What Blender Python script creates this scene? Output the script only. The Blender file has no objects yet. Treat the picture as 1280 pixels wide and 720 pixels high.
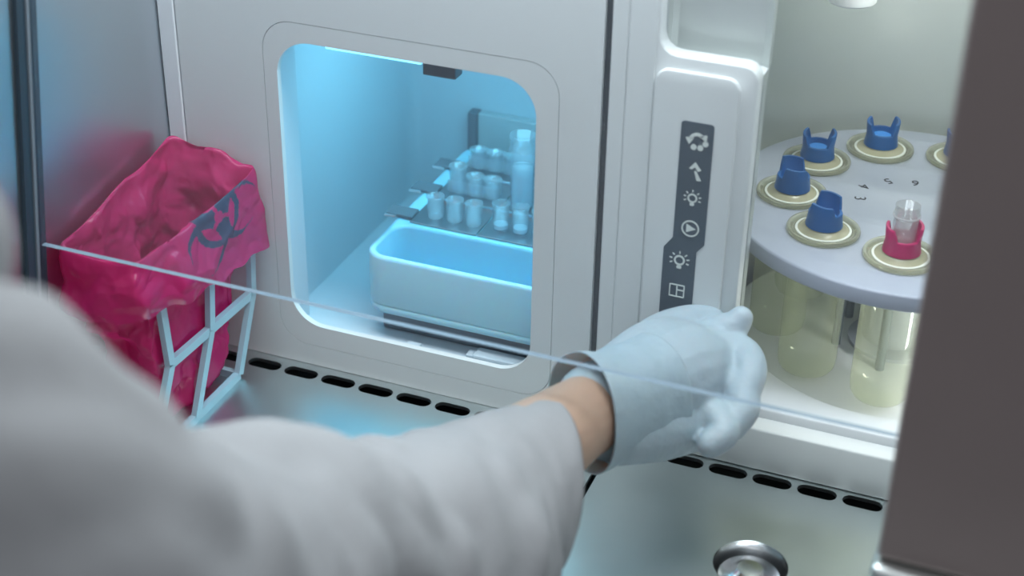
import bpy, bmesh, math, random
from mathutils import Vector, Matrix, noise
random.seed(7)
C = bpy.context.scene.collection
PI = math.pi
rad = math.radians

# ------------------------------------------------------------------ camera
CX = Vector((0.93073875, 0.19690175, -0.30814781))
CY = Vector((0.36533777, -0.46397501, 0.80700403))
CZ = Vector((0.01592762, -0.86368796, -0.50377516))
CAM = Vector((0.35110133, -0.92439701, 0.68645062))
FPX = 1961.0
R = Vector((CX[0], CY[0], CZ[0])); D = Vector((CX[1], CY[1], CZ[1])); F = Vector((CX[2], CY[2], CZ[2]))
cam = bpy.data.objects.new('camera', bpy.data.cameras.new('camera'))
C.objects.link(cam)
m = Matrix.Identity(4)
for i in range(3):
    m[i][0] = R[i]; m[i][1] = -D[i]; m[i][2] = -F[i]; m[i][3] = CAM[i]
cam.matrix_world = m
cam.data.sensor_width = 36; cam.data.lens = FPX * 36 / 1280
cam.data.clip_start = 0.02
cam.data.dof.use_dof = True
cam.data.dof.focus_distance = 1.16
cam.data.dof.aperture_fstop = 4.5
bpy.context.scene.camera = cam

def at(px, py, d):
    """a point d metres in front of the lens, on the line of sight of a pixel"""
    return CAM + F * d + R * ((px - 640) / FPX * d) + D * ((py - 360) / FPX * d)

# ------------------------------------------------------------------ materials
def mat(name, col, rough=0.5, metal=0.0, **kw):
    M = bpy.data.materials.new(name); M.use_nodes = True
    b = M.node_tree.nodes['Principled BSDF']
    b.inputs['Base Color'].default_value = (*col, 1)
    b.inputs['Roughness'].default_value = rough
    b.inputs['Metallic'].default_value = metal
    for k, v in kw.items():
        b.inputs[k.replace('_', ' ')].default_value = v
    return M

def add_noise(M, scale, bump=0.1, dist=0.001, colvar=0.0, roughvar=0.0, stretch=(1, 1, 1)):
    nt = M.node_tree; b = nt.nodes['Principled BSDF']
    tc = nt.nodes.new('ShaderNodeTexCoord'); mp = nt.nodes.new('ShaderNodeMapping')
    mp.inputs['Scale'].default_value = stretch
    n = nt.nodes.new('ShaderNodeTexNoise'); n.inputs['Scale'].default_value = scale; n.inputs['Detail'].default_value = 4
    nt.links.new(tc.outputs['Object'], mp.inputs[0]); nt.links.new(mp.outputs[0], n.inputs['Vector'])
    if bump:
        bp = nt.nodes.new('ShaderNodeBump'); bp.inputs['Strength'].default_value = bump; bp.inputs['Distance'].default_value = dist
        nt.links.new(n.outputs['Fac'], bp.inputs['Height']); nt.links.new(bp.outputs[0], b.inputs['Normal'])
    if colvar:
        c = b.inputs['Base Color'].default_value[:]
        mx = nt.nodes.new('ShaderNodeMix'); mx.data_type = 'RGBA'
        mx.inputs[6].default_value = tuple(x * (1 - colvar) for x in c[:3]) + (1,)
        mx.inputs[7].default_value = tuple(min(1, x * (1 + colvar)) for x in c[:3]) + (1,)
        nt.links.new(n.outputs['Fac'], mx.inputs[0]); nt.links.new(mx.outputs[2], b.inputs['Base Color'])
    if roughvar:
        r = b.inputs['Roughness'].default_value
        mr = nt.nodes.new('ShaderNodeMapRange'); mr.inputs[3].default_value = r - roughvar; mr.inputs[4].default_value = r + roughvar
        nt.links.new(n.outputs['Fac'], mr.inputs[0]); nt.links.new(mr.outputs[0], b.inputs['Roughness'])
    return M

def clear_mat(name, tint, surf, opac, rough=0.05, ior=1.5):
    """thin clear sheet: tinted see-through with a weak milky body and Fresnel gloss"""
    M = bpy.data.materials.new(name); M.use_nodes = True; nt = M.node_tree
    nt.nodes.remove(nt.nodes['Principled BSDF']); out = nt.nodes['Material Output']
    tr = nt.nodes.new('ShaderNodeBsdfTransparent'); tr.inputs[0].default_value = (*tint, 1)
    df = nt.nodes.new('ShaderNodeBsdfDiffuse'); df.inputs[0].default_value = (*surf, 1)
    tl = nt.nodes.new('ShaderNodeBsdfTranslucent'); tl.inputs[0].default_value = (*surf, 1)
    ad = nt.nodes.new('ShaderNodeMixShader'); ad.inputs[0].default_value = 0.5
    nt.links.new(df.outputs[0], ad.inputs[1]); nt.links.new(tl.outputs[0], ad.inputs[2])
    m1 = nt.nodes.new('ShaderNodeMixShader'); m1.inputs[0].default_value = opac
    nt.links.new(tr.outputs[0], m1.inputs[1]); nt.links.new(ad.outputs[0], m1.inputs[2])
    gl = nt.nodes.new('ShaderNodeBsdfGlossy'); gl.inputs['Roughness'].default_value = rough
    lw = nt.nodes.new('ShaderNodeLayerWeight'); lw.inputs['Blend'].default_value = 0.5
    pw = nt.nodes.new('ShaderNodeMath'); pw.operation = 'POWER'; pw.inputs[1].default_value = 4.0
    fr = nt.nodes.new('ShaderNodeMath'); fr.operation = 'MULTIPLY_ADD'; f0 = ((ior - 1) / (ior + 1)) ** 2
    fr.inputs[1].default_value = 0.6 * (1 - f0); fr.inputs[2].default_value = f0
    nt.links.new(lw.outputs['Facing'], pw.inputs[0]); nt.links.new(pw.outputs[0], fr.inputs[0])
    m2 = nt.nodes.new('ShaderNodeMixShader')
    nt.links.new(fr.outputs[0], m2.inputs[0]); nt.links.new(m1.outputs[0], m2.inputs[1]); nt.links.new(gl.outputs[0], m2.inputs[2])
    nt.links.new(m2.outputs[0], out.inputs[0])
    return M

white = add_noise(mat('painted_white_metal', (0.63, 0.66, 0.655), 0.42), 900, 0.05, 0.0002)
trimw = mat('pale_trim', (0.72, 0.75, 0.77), 0.4)
steel = add_noise(mat('satin_steel', (0.64, 0.70, 0.70), 0.33, 1.0), 25, 0, 0, 0.05, 0.04)
wallsteel = add_noise(mat('wall_steel', (0.58, 0.63, 0.66), 0.33, 1.0), 20, 0, 0, 0.04, 0.03)
darksteel = add_noise(mat('brown_grey_steel', (0.37, 0.31, 0.295), 0.45, 0.6), 12, 0, 0, 0.05, 0.03)
chrome = mat('chrome', (0.75, 0.77, 0.78), 0.22, 1.0)
rubber = mat('dark_rubber', (0.025, 0.045, 0.065), 0.45)
black = mat('dark_gap', (0.03, 0.038, 0.044), 0.7)
liner = mat('chamber_liner', (0.52, 0.62, 0.68), 0.38)  # whitish liner; the blue chamber light is partly put into this colour
alcovem = add_noise(mat('alcove_grey', (0.52, 0.56, 0.54), 0.3, 0.25), 20, 0.03, 0.001, 0.03)
discm = mat('disc_grey_plastic', (0.36, 0.39, 0.46), 0.33)
blockm = mat('milky_plastic_cyan_lit', (0.42, 0.74, 0.86), 0.35, Subsurface_Weight=1.0)  # white plastic; the cyan glow of the chamber is tinted into its colour
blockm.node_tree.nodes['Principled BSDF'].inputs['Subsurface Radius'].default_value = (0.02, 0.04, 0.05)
platem = mat('plate_steel', (0.42, 0.44, 0.46), 0.3, 1.0)
darkclip = mat('dark_clip', (0.05, 0.07, 0.09), 0.5)
greyclip = mat('grey_clip', (0.15, 0.18, 0.21), 0.5)
tubem = clear_mat('tube_plastic', (0.93, 0.96, 0.98), (0.97, 0.98, 1.0), 0.14, 0.08, 1.7)
frostm = clear_mat('frosted_plastic', (0.92, 0.95, 0.97), (0.97, 0.98, 1.0), 0.22, 0.15, 1.7)
fluidm = clear_mat('milky_fluid', (0.7, 0.85, 0.92), (0.88, 0.94, 0.98), 0.88, 0.2)
glassm = clear_mat('jar_glass', (0.94, 0.95, 0.88), (0.86, 0.90, 0.68), 0.17, 0.03, 1.55)
flangem = clear_mat('yellowed_acrylic', (0.82, 0.82, 0.74), (0.80, 0.80, 0.64), 0.30, 0.05, 1.6)
ringm = mat('pale_ring', (0.74, 0.76, 0.68), 0.25)
innerring = mat('tan_disc', (0.36, 0.34, 0.22), 0.25)
vialm = clear_mat('vial_glass', (0.9, 0.9, 0.9), (0.95, 0.95, 0.95), 0.14, 0.04)
bluem = mat('blue_plastic', (0.002, 0.085, 0.28), 0.38)
bluein = mat('blue_insert', (0.03, 0.26, 0.72), 0.3)
pinkm = mat('magenta_plastic', (0.42, 0.008, 0.10), 0.4)
labelm = mat('slate_label', (0.035, 0.055, 0.075), 0.35)
iconm = mat('icon_print', (0.62, 0.66, 0.62), 0.5)
inkm = mat('black_print', (0.02, 0.02, 0.025), 0.5)
standm = mat('pale_blue_acrylic', (0.42, 0.62, 0.70), 0.3, 0.0, Transmission_Weight=0.15)
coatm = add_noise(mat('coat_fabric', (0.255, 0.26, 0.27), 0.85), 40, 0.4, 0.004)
skinm = add_noise(mat('skin', (0.37, 0.25, 0.185), 0.55, 0.0, Subsurface_Weight=0.15), 60, 0.1, 0.001, 0.05)
skinm.node_tree.nodes['Principled BSDF'].inputs['Subsurface Radius'].default_value = (0.01, 0.004, 0.002)
glovem = add_noise(mat('nitrile_glove', (0.31, 0.39, 0.435), 0.5, 0.0, Subsurface_Weight=0.1), 55, 0.5, 0.004)
sashm = clear_mat('sash_glass', (0.965, 0.975, 0.985), (0.66, 0.70, 0.80), 0.042, 0.02, 1.28)  # the grey milky share paints in the haze of reflections on the pane
sashedge = mat('glass_edge', (0.26, 0.34, 0.41), 0.25)

# ------------------------------------------------------------------ helpers
def obj(name, me, M=None, parent=None, smooth=False):
    if isinstance(me, bmesh.types.BMesh):
        bm = me; bmesh.ops.recalc_face_normals(bm, faces=bm.faces)
        me = bpy.data.meshes.new(name); bm.to_mesh(me); bm.free()
    if M is not None and not me.materials:
        for x in (M if isinstance(M, (list, tuple)) else [M]): me.materials.append(x)
    if smooth:
        for p in me.polygons: p.use_smooth = True
    o = bpy.data.objects.new(name, me); C.objects.link(o)
    if parent: o.parent = parent
    return o

def tag(o, label=None, cat=None, group=None, kind=None):
    if label: o['label'] = label
    if cat: o['category'] = cat
    if group: o['group'] = group
    if kind: o['kind'] = kind
    return o

def thing(name, label, cat, loc=(0, 0, 0), group=None):
    o = bpy.data.objects.new(name, None); C.objects.link(o); o.location = loc
    o.empty_display_size = 0.01
    return tag(o, label, cat, group)

def autosmooth(o, ang=35):
    me = o.data; bm = bmesh.new(); bm.from_mesh(me)
    for f in bm.faces: f.smooth = True
    for e in bm.edges:
        if len(e.link_faces) == 2 and e.calc_face_angle(0) > rad(ang): e.smooth = False
    bm.to_mesh(me); bm.free(); return o

def box(bm, x0, x1, y0, y1, z0, z1, bev=0.0, seg=2):
    r = bmesh.ops.create_cube(bm, size=1)
    for v in r['verts']:
        v.co = Vector((x0 + (v.co.x + .5) * (x1 - x0), y0 + (v.co.y + .5) * (y1 - y0), z0 + (v.co.z + .5) * (z1 - z0)))
    if bev:
        es = list({e for v in r['verts'] for e in v.link_edges})
        bmesh.ops.bevel(bm, geom=es, offset=bev, segments=seg, profile=.5, affect='EDGES')
    return bm

def rrect(x0, x1, z0, z1, r, n=10, corners=(1, 1, 1, 1)):
    pts = []
    rs = [r * c for c in corners]
    for (cx, cz, a0, q) in ((x1, z0, -90, rs[0]), (x1, z1, 0, rs[1]), (x0, z1, 90, rs[2]), (x0, z0, 180, rs[3])):
        if q <= 0: pts.append((cx, cz)); continue
        ox = cx - q if cx == x1 else cx + q; oz = cz - q if cz == z1 else cz + q
        for i in range(n + 1):
            a = rad(a0 + 90 * i / n); pts.append((ox + q * math.cos(a), oz + q * math.sin(a)))
    return pts

def circle(cx, cz, r, n=40, a0=0, a1=360):
    full = abs(a1 - a0) >= 360
    return [(cx + r * math.cos(rad(a0 + (a1 - a0) * i / (n if full else n - 1))), cz + r * math.sin(rad(a0 + (a1 - a0) * i / (n if full else n - 1)))) for i in range(n)]

def plate(name, loops, depth, M, parent=None, bevel=0.0, plane='XZ', origin=(0, 0, 0), smooth=True, inner_mat=None):
    """flat shape with holes, extruded; plane XZ: front face at y=origin.y, going back to y+depth; plane XY: top at origin.z, down by depth"""
    cu = bpy.data.curves.new(name, 'CURVE'); cu.dimensions = '2D'; cu.fill_mode = 'BOTH'
    cu.extrude = max(depth / 2 - bevel, 0); cu.bevel_depth = bevel; cu.bevel_resolution = 2; cu.offset = -bevel
    for lp in loops:
        s = cu.splines.new('POLY'); s.points.add(len(lp) - 1); s.use_cyclic_u = True
        for i, p in enumerate(lp): s.points[i].co = (p[0], p[1], 0, 1)
    t = bpy.data.objects.new('t', cu); C.objects.link(t)
    dg = bpy.context.evaluated_depsgraph_get(); dg.update()
    me = bpy.data.meshes.new_from_object(t.evaluated_get(dg), depsgraph=dg)
    C.objects.unlink(t); bpy.data.objects.remove(t)
    me.name = name; me.materials.clear(); me.materials.append(M)
    if inner_mat: me.materials.append(inner_mat)
    o = Vector(origin)
    for v in me.vertices:
        x, y, z = v.co
        v.co = Vector((x, depth / 2 - z, y)) + o if plane == 'XZ' else Vector((x, y, z - depth / 2)) + o
    bm = bmesh.new(); bm.from_mesh(me); bmesh.ops.remove_doubles(bm, verts=bm.verts, dist=1e-6)
    bmesh.ops.recalc_face_normals(bm, faces=bm.faces); bm.to_mesh(me); bm.free()
    ob = obj(name, me, None, parent)
    return autosmooth(ob)

def lathe(bm, prof, cx=0, cy=0, z0=0, n=40, a0=0.0, a1=360.0):
    full = abs(a1 - a0) >= 360; rings = []
    for (r, z) in prof:
        ring = []
        for i in range(n if full else n + 1):
            a = rad(a0 + (a1 - a0) * i / n)
            ring.append(bm.verts.new((cx + r * math.cos(a), cy + r * math.sin(a), z0 + z)))
        rings.append(ring)
    m_ = n if full else n
    for k in range(len(rings) - 1):
        A, B = rings[k], rings[k + 1]
        for i in range(m_):
            j = (i + 1) % len(A)
            try: bm.faces.new((A[i], A[j], B[j], B[i]))
            except ValueError: pass
    bmesh.ops.remove_doubles(bm, verts=bm.verts, dist=1e-6)
    return bm

def bar(bm, a, b, w, t, normal=(1, 0, 0)):
    a, b = Vector(a), Vector(b); d = (b - a).normalized(); nn = Vector(normal)
    s = d.cross(nn).normalized() * w / 2; nn = nn * t / 2
    vs = [bm.verts.new(p + i * s + j * nn) for p in (a, b) for (i, j) in ((-1, -1), (1, -1), (1, 1), (-1, 1))]
    for q in ((0, 1, 2, 3), (7, 6, 5, 4), (0, 4, 5, 1), (1, 5, 6, 2), (2, 6, 7, 3), (3, 7, 4, 0)): bm.faces.new([vs[i] for i in q])

# ------------------------------------------------------------------ setting: biosafety cabinet
XL = -0.2835
SEAM = 0.0835
def slot(cx, cy, l=0.0285, w=0.0122, rot=False):
    h = (l - w) / 2; pts = []
    for (ox, a0) in ((h, -90), (-h, 90)):
        for i in range(9):
            a = rad(a0 + 180 * i / 8); pts.append((ox + w / 2 * math.cos(a), w / 2 * math.sin(a)))
    return [(cx - q, cy + p) if rot else (cx + p, cy + q) for p, q in pts]
left_slots = [slot(-0.2392 + 0.0326 * k, -0.0138) for k in range(9)] + [slot(-0.2395, -0.053 - 0.0326 * k, rot=True) for k in range(4)]
right_slots = [slot(0.1069 + 0.0326 * k, -0.0092 - 0.0 * k) for k in range(8)]
drain_hole = circle(0.2125, -0.1045, 0.0252, 48)
fl = plate('floor', [[(XL, -0.42), (SEAM - 0.002, -0.42), (SEAM - 0.002, 0.013), (XL, 0.013)]] + left_slots, 0.003, steel, None, 0.0, 'XY', (0, 0, 0))
tag(fl, kind='structure')
fr_ = plate('floor', [[(SEAM + 0.002, -0.42), (0.52, -0.42), (0.52, 0.013), (SEAM + 0.002, 0.013)], drain_hole] + right_slots, 0.003, steel, None, 0.0, 'XY', (0, 0, 0))
tag(fr_, kind='structure')
bm = bmesh.new(); box(bm, XL, 0.52, -0.42, 0.33, -0.052, -0.040)
tag(obj('floor', bm, black), kind='structure')
bm = bmesh.new(); box(bm, XL - 0.012, XL, -0.75, 0.34, -0.05, 0.80)
tag(obj('wall_left', bm, wallsteel), kind='structure')
bm = bmesh.new(); box(bm, XL, 0.62, 0.335, 0.345, -0.05, 0.80)
tag(obj('wall_back', bm, white), kind='structure')
bm = bmesh.new(); box(bm, XL, 0.62, -0.11, 0.345, 0.80, 0.812)
tag(obj('ceiling', bm, white), kind='structure')

# drain fitting in the worktop
dr = thing('floor_drain', 'round chrome fitting recessed in the steel worktop, front right', 'drain', (0.2125, -0.1045, -0.0395))
bm = bmesh.new(); lathe(bm, [(0.0251, 0.0385), (0.0251, 0.012), (0.024, 0.010), (0.0, 0.010)], n=48); o = obj('cup', bm, chrome, dr); autosmooth(o)
bm = bmesh.new(); lathe(bm, [(0.0220, 0.010), (0.0220, 0.0270), (0.0208, 0.0300), (0.0130, 0.0318), (0.0105, 0.0345), (0.0085, 0.0365), (0.0, 0.0375)], n=48)
autosmooth(obj('knob', bm, chrome, dr, True))

# sash (tilted glass pane in a dark guide) -------------------------------------------------
tilt = -0.02 / 0.165       # the pane leans back at the top
def ys(z): return -0.1712 - (z - 0.172) * -0.155
sash = thing('sliding_window', 'clear glass front sash hanging across the cabinet, above the gloved hand', 'glass sash', (0, -0.1712, 0.172))
bm = bmesh.new()
zt = 0.62; th = 0.004
vs = []
for x in (XL + 0.006, 0.56):
    for (z, dy) in ((0.172, 0), (0.172, th), (zt, th), (zt, 0)):
        vs.append(bm.verts.new((x, ys(z) + dy + 0.1712, z - 0.172)))
for q in ((0, 3, 7, 4), (1, 5, 6, 2), (0, 4, 5, 1), (3, 2, 6, 7), (0, 1, 2, 3), (4, 7, 6, 5)): bm.faces.new([vs[i] for i in q])
o = obj('glass_pane', bm, [sashm, sashedge], sash)
for p in o.data.polygons:
    if abs(p.normal.z) > 0.9: p.material_index = 1
gd = thing('sash_guide', 'dark rubber sash channel running up the left steel wall', 'sash guide', (XL, -0.18, 0.0))
for (nm, dy0, dy1, xo, M) in (('channel', -0.0115, 0.0085, 0.0035, rubber), ('seal_lip', -0.0035, -0.0005, 0.0048, greyclip)):
    bm = bmesh.new(); vs = []
    for x in (0.0002, xo):
        for (z, dy) in ((0.0, dy0), (0.0, dy1), (zt, dy1), (zt, dy0)):
            vs.append(bm.verts.new((x, ys(z) + dy + 0.18, z)))
    for q in ((0, 3, 7, 4), (1, 5, 6, 2), (0, 4, 5, 1), (3, 2, 6, 7), (0, 1, 2, 3), (4, 7, 6, 5)): bm.faces.new([vs[i] for i in q])
    obj(nm, bm, M, gd)

# right front column
col = thing('cabinet_post', 'broad dark brown-grey steel post standing at the right edge', 'post', (0.40, -0.25, 0.0))
bm = bmesh.new(); box(bm, -0.0965, 0.16, -0.012, 0.03, 0.157, 0.60, 0.003, 3); obj('post_panel', bm, darksteel, col)
bm = bmesh.new(); box(bm, -0.098, 0.165, -0.02, 0.04, 0.0, 0.1565, 0.004, 3); obj('post_base', bm, steel, col)

# ------------------------------------------------------------------ the instrument
ins = thing('cell_sorter', 'white benchtop instrument with a lit blue window and round alcove', 'lab instrument', (0, 0, 0))
win = rrect(-0.1865, 0.0135, 0.0370, 0.2735, 0.027, 12)
outl = rrect(-0.1975, 0.0300, 0.0185, 0.2880, 0.024, 12)
outl2 = rrect(-0.1971, 0.0296, 0.0189, 0.2876, 0.0237, 12)
plate('front_panel', [[(-0.2680, 0.0004), (0.0592, 0.0004), (0.0592, 0.62), (-0.2680, 0.62)], outl], 0.010, white, ins, 0.0)
plate('window_surround', [outl2, win], 0.0050, white, ins, 0.0, 'XZ', (0, 0.0001, 0))
bm = bmesh.new(); box(bm, XL + 0.0008, -0.2690, -0.001, 0.012, 0.0004, 0.62, 0.001); obj('side_trim', bm, trimw, ins)
bm = bmesh.new(); box(bm, -0.2820, 0.0640, 0.012, 0.016, 0.285, 0.62); box(bm, -0.2820, -0.2020, 0.012, 0.016, 0.003, 0.285); box(bm, 0.0595, 0.0650, 0.004, 0.012, 0.003, 0.62)
obj('inner_frame', bm, black, ins)
# lit chamber
ch = bmesh.new()
x0, x1, y1, z0, z1 = -0.2005, 0.0560, 0.262, 0.026, 0.2820
def chq(*p): ch.faces.new([ch.verts.new(q) for q in p])
plan = [(-0.190, 0.0056)] + [(-0.188 - 0.0145 * math.sin(rad(t)) , 0.030 + 0.03 * (1 - math.cos(rad(t)))) for t in (0, 15, 30, 45, 60, 75, 90)]
plan += [(x0 - .002, y1 - 0.012)] + [(x0 - .002 + 0.012 * (1 - math.cos(rad(t))), y1 - 0.012 + 0.012 * math.sin(rad(t))) for t in (30, 60, 90)] + [(x1, y1), (x1, 0.0056)]
lo = [ch.verts.new((x, y, z0)) for x, y in plan]; hi = [ch.verts.new((x, y, z1)) for x, y in plan]
for i in range(len(plan) - 1): ch.faces.new((lo[i], lo[i + 1], hi[i + 1], hi[i]))
ch.faces.new(lo); ch.faces.new(hi)
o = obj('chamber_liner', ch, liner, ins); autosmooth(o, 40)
bm = bmesh.new(); box(bm, -0.1425, -0.1335, 0.250, 0.262, 0.020, 0.1225, 0.001); obj('shutter_edge', bm, greyclip, ins)
bm = bmesh.new(); box(bm, -0.1335, 0.0560, 0.252, 0.262, 0.020, 0.122, 0.001); obj('shutter_panel', bm, mat('shutter_grey', (0.45, 0.50, 0.52), 0.4), ins)
bm = bmesh.new(); box(bm, -0.0740, -0.0490, 0.006, 0.019, 0.2620, 0.2790, 0.001); obj('latch_block', bm, darkclip, ins)
bm = bmesh.new(); box(bm, -0.1500, -0.0750, 0.0060, 0.016, 0.2690, 0.2800, 0.001)
ledm = mat('led_strip', (0.6, 0.85, 1), 0.5, Emission_Strength=2.0); ledm.node_tree.nodes['Principled BSDF'].inputs['Emission Color'].default_value = (0.2, 0.72, 1, 1)
obj('led_strip', bm, ledm, ins)
bm = bmesh.new(); box(bm, -0.0400, 0.030, 0.0150, 0.0290, 0.0262, 0.0330, 0.002); box(bm, -0.046, -0.040, 0.017, 0.026, 0.0262, 0.031, 0.001); obj('floor_rail', bm, liner, ins)
bm = bmesh.new(); box(bm, -0.0960, -0.0840, 0.0140, 0.0200, 0.0262, 0.0300, 0.001); obj('floor_stop', bm, liner, ins)

# control housing with the alcove opening
AC = (0.2571, 0.151); AR = 0.156
hx0, hx1 = 0.0642, 0.52
EX = 0.1640
ztop = 0.62
op = [(EX, 0.0007), (EX, 0.298)]
for t in (0, 30, 60, 90): op.append((EX - 0.010 + 0.010 * math.cos(rad(t)), 0.298 + 0.010 * math.sin(rad(t))))
for t in (0, 22, 45, 67, 90): op.append((0.1095 - 0.012 * math.sin(rad(t)), 0.320 - 0.012 * math.cos(rad(t))))
op += [(0.0975, 0.46), (0.352, 0.46), (0.352, 0.0005)]
outer = [(hx0, 0.0006), (EX, 0.0006)] + op[1:-1] + [(0.352, 0.0006), (hx1, 0.0006), (hx1, ztop), (hx0, ztop)]
plate('control_housing', [outer], 0.014, white, ins, 0.0015)
bm = bmesh.new(); box(bm, 0.0654, 0.0757, -0.0006, 0.004, 0.003, 0.62, 0.0005); box(bm, 0.0765, 0.0950, -0.0010, 0.004, 0.003, 0.62, 0.0006)
obj('housing_strip', bm, white, ins)
plate('control_panel', [rrect(0.0965, 0.1530, 0.0420, 0.2990, 0.009)], 0.004, white, ins, 0.0012, 'XZ', (0, -0.003, 0))
# icon label
lab = plate('icon_label', [[(0.1180, 0.2655), (0.1163, 0.2640), (0.1163, 0.1785), (0.1104, 0.1700), (0.1104, 0.1150), (0.1336, 0.1150), (0.1336, 0.1700), (0.1386, 0.1765), (0.1386, 0.2640), (0.1370, 0.2655)]], 0.0006, labelm, ins, 0.0, 'XZ', (0, -0.0035, 0))
YI = -0.0038
def icon(name, loops): return plate(name, loops, 0.0004, iconm, lab, 0.0, 'XZ', (0, YI, 0))
def ringarc(cx, cz, r0, r1, a0, a1, n=24):
    return circle(cx, cz, r1, n, a0, a1) + circle(cx, cz, r0, n, a0, a1)[::-1]
cx, cz = 0.1277, 0.2525
icon('icon', [ringarc(cx, cz, 0.0036, 0.0058, 42, 165),
              [(cx + 0.0066, cz + 0.0050), (cx + 0.0016, cz + 0.0042), (cx + 0.0066, cz - 0.0002)],
              [(cx - 0.0080, cz + 0.0018), (cx - 0.0022, cz + 0.0018), (cx - 0.0052, cz - 0.0030)],
              circle(cx - 0.0020, cz - 0.0046, 0.0020, 20), circle(cx + 0.0026, cz - 0.0046, 0.0020, 20), circle(cx + 0.0058, cz - 0.0012, 0.0020, 20)])
cx, cz = 0.1280, 0.2310
icon('icon', [[(cx - 0.0042, cz + 0.0012), (cx - 0.0002, cz + 0.0062), (cx + 0.0042, cz + 0.0008), (cx + 0.0020, cz - 0.0004), (cx - 0.0002, cz + 0.0026), (cx - 0.0024, cz + 0.0006)],
              [(cx - 0.0006, cz - 0.0002), (cx + 0.0010, cz - 0.0004), (cx + 0.0046, cz - 0.0068), (cx + 0.0016, cz - 0.0072)]])
def bulb(cx, cz, s=1.0):
    L = [circle(cx, cz + 0.001 * s, 0.0034 * s, 24), circle(cx, cz + 0.001 * s, 0.0023 * s, 24), rrect(cx - 0.0015 * s, cx + 0.0015 * s, cz - 0.0046 * s, cz - 0.0026 * s, 0.0006 * s, 3)]
    for a in (-20, 12, 45, 90, 135, 168, 200):
        c, s_ = math.cos(rad(a)), math.sin(rad(a)); w = 0.00035 * s
        p = lambda r, k: (cx + r * s * c - k * w * s_, cz + 0.001 * s + r * s * s_ + k * w * c)
        L.append([p(0.0045, -1), p(0.0062, -1), p(0.0062, 1), p(0.0045, 1)])
    icon('icon', L)
bulb(0.1277, 0.2095)
cx, cz = 0.1280, 0.1875
icon('icon', [circle(cx, cz, 0.0062, 32), circle(cx, cz, 0.0052, 32), [(cx - 0.0028, cz + 0.0032), (cx + 0.0038, cz), (cx - 0.0028, cz - 0.0032)]])
bulb(0.1222, 0.1605, 1.15)
icon('icon', [rrect(0.1165, 0.1275, 0.1325, 0.1425, 0.0008, 3), rrect(0.1173, 0.1216, 0.1333, 0.1417, 0.0003, 2), rrect(0.1224, 0.1267, 0.1333, 0.1378, 0.0003, 2), rrect(0.1224, 0.1267, 0.1386, 0.1417, 0.0003, 2)])

# alcove shell
bm = bmesh.new()
aL = math.degrees(math.acos((EX - AC[0]) / AR))
yl = AC[1] - AR * math.sin(rad(aL))
pts = [(EX, 0.0142), (EX, yl)]
a_start = 360 - aL            # left lower intersection (measured ccw, 180..270)
N = 60
for i in range(N + 1):
    a = -aL + (-(360 - (aL + math.degrees(math.acos((0.352 - AC[0]) / AR))))) * i / N
    pts.append((AC[0] + AR * math.cos(rad(a)), AC[1] + AR * math.sin(rad(a))))
pts += [(0.352, 0.0142)]
lo = [bm.verts.new((x, y, 0.003)) for x, y in pts]; hi = [bm.verts.new((x, y, 0.2985)) for x, y in pts]
for i in range(len(pts) - 1): bm.faces.new((lo[i], lo[i + 1], hi[i + 1], hi[i]))
o = obj('alcove_wall', bm, alcovem, ins); autosmooth(o, 30)
# upper cavity above the control panel
bm = bmesh.new()
pts2 = [(0.0975, 0.0142), (0.0975, 0.026), (0.1010, 0.030), (0.1600, 0.030), (0.1640, 0.034), (EX, yl)]
for i in range(41):
    a = -aL - (360 - (aL + math.degrees(math.acos((0.352 - AC[0]) / AR)))) * i / 40
    pts2.append((AC[0] + AR * math.cos(rad(a)), AC[1] + AR * math.sin(rad(a))))
pts2 += [(0.352, 0.0142)]
lo = [bm.verts.new((x, y, 0.2986)) for x, y in pts2]; hi = [bm.verts.new((x, y, 0.46)) for x, y in pts2]
for i in range(len(pts2) - 1): bm.faces.new((lo[i], lo[i + 1], hi[i + 1], hi[i]))
bm.faces.new(hi)
o = obj('upper_cavity', bm, alcovem, ins); autosmooth(o, 30)
bm = bmesh.new(); box(bm, 0.0976, 0.1638, 0.0142, 0.030, 0.290, 0.2984, 0.001); obj('cavity_shelf', bm, white, ins)
bm = bmesh.new(); lathe(bm, [(0, 0.0), (0.0165, 0.0), (0.0180, 0.0015), (0.0185, 0.006), (0.0185, 0.13)], 0.190, 0.170, 0.3005, 40); autosmooth(obj('loader_nozzle', bm, mat('nozzle_white', (0.85, 0.87, 0.88), 0.35), ins))
# stepped base with a well for the carousel
def ledge(yf, r, x1_=0.42):
    a0 = math.degrees(math.asin((AC[1] - 0.0145) / r)) if False else None
    pts = [(EX + 0.0006, yf), (0.3515, yf), (0.3515, 0.090)]
    c = (AC[0], AC[1] + 0.004)
    aR = math.degrees(math.atan2(0.090 - c[1], math.sqrt(max(r * r - (0.090 - c[1]) ** 2, 0)))); 
    pts += circle(c[0], c[1], r, 40, aR, -180 - aR)
    pts += [(EX + 0.0006, 0.090)] if c[0] - math.sqrt(r * r - (0.09 - c[1]) ** 2) > EX + 0.001 else []
    # keep only points inside the opening
    return [(max(p[0], EX + 0.0006), p[1]) for p in pts]
def ledge_poly(yf, r):
    c = (AC[0], AC[1] + 0.004); pts = []
    for i in range(49):
        a = rad(-30 - 120 * i / 48); x = c[0] + r * math.cos(a); y = c[1] + r * math.sin(a)
        if EX + 0.001 < x < 0.351: pts.append((x, y))
    return [(EX + 0.0006, yf), (0.3515, yf)] + [(0.3515, pts[0][1])] + pts + [(EX + 0.0006, pts[-1][1])]
plate('base_step', [ledge_poly(0.0145, 0.118)], 0.010, trimw, ins, 0.0018, 'XY', (0, 0, 0.0440))
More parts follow.
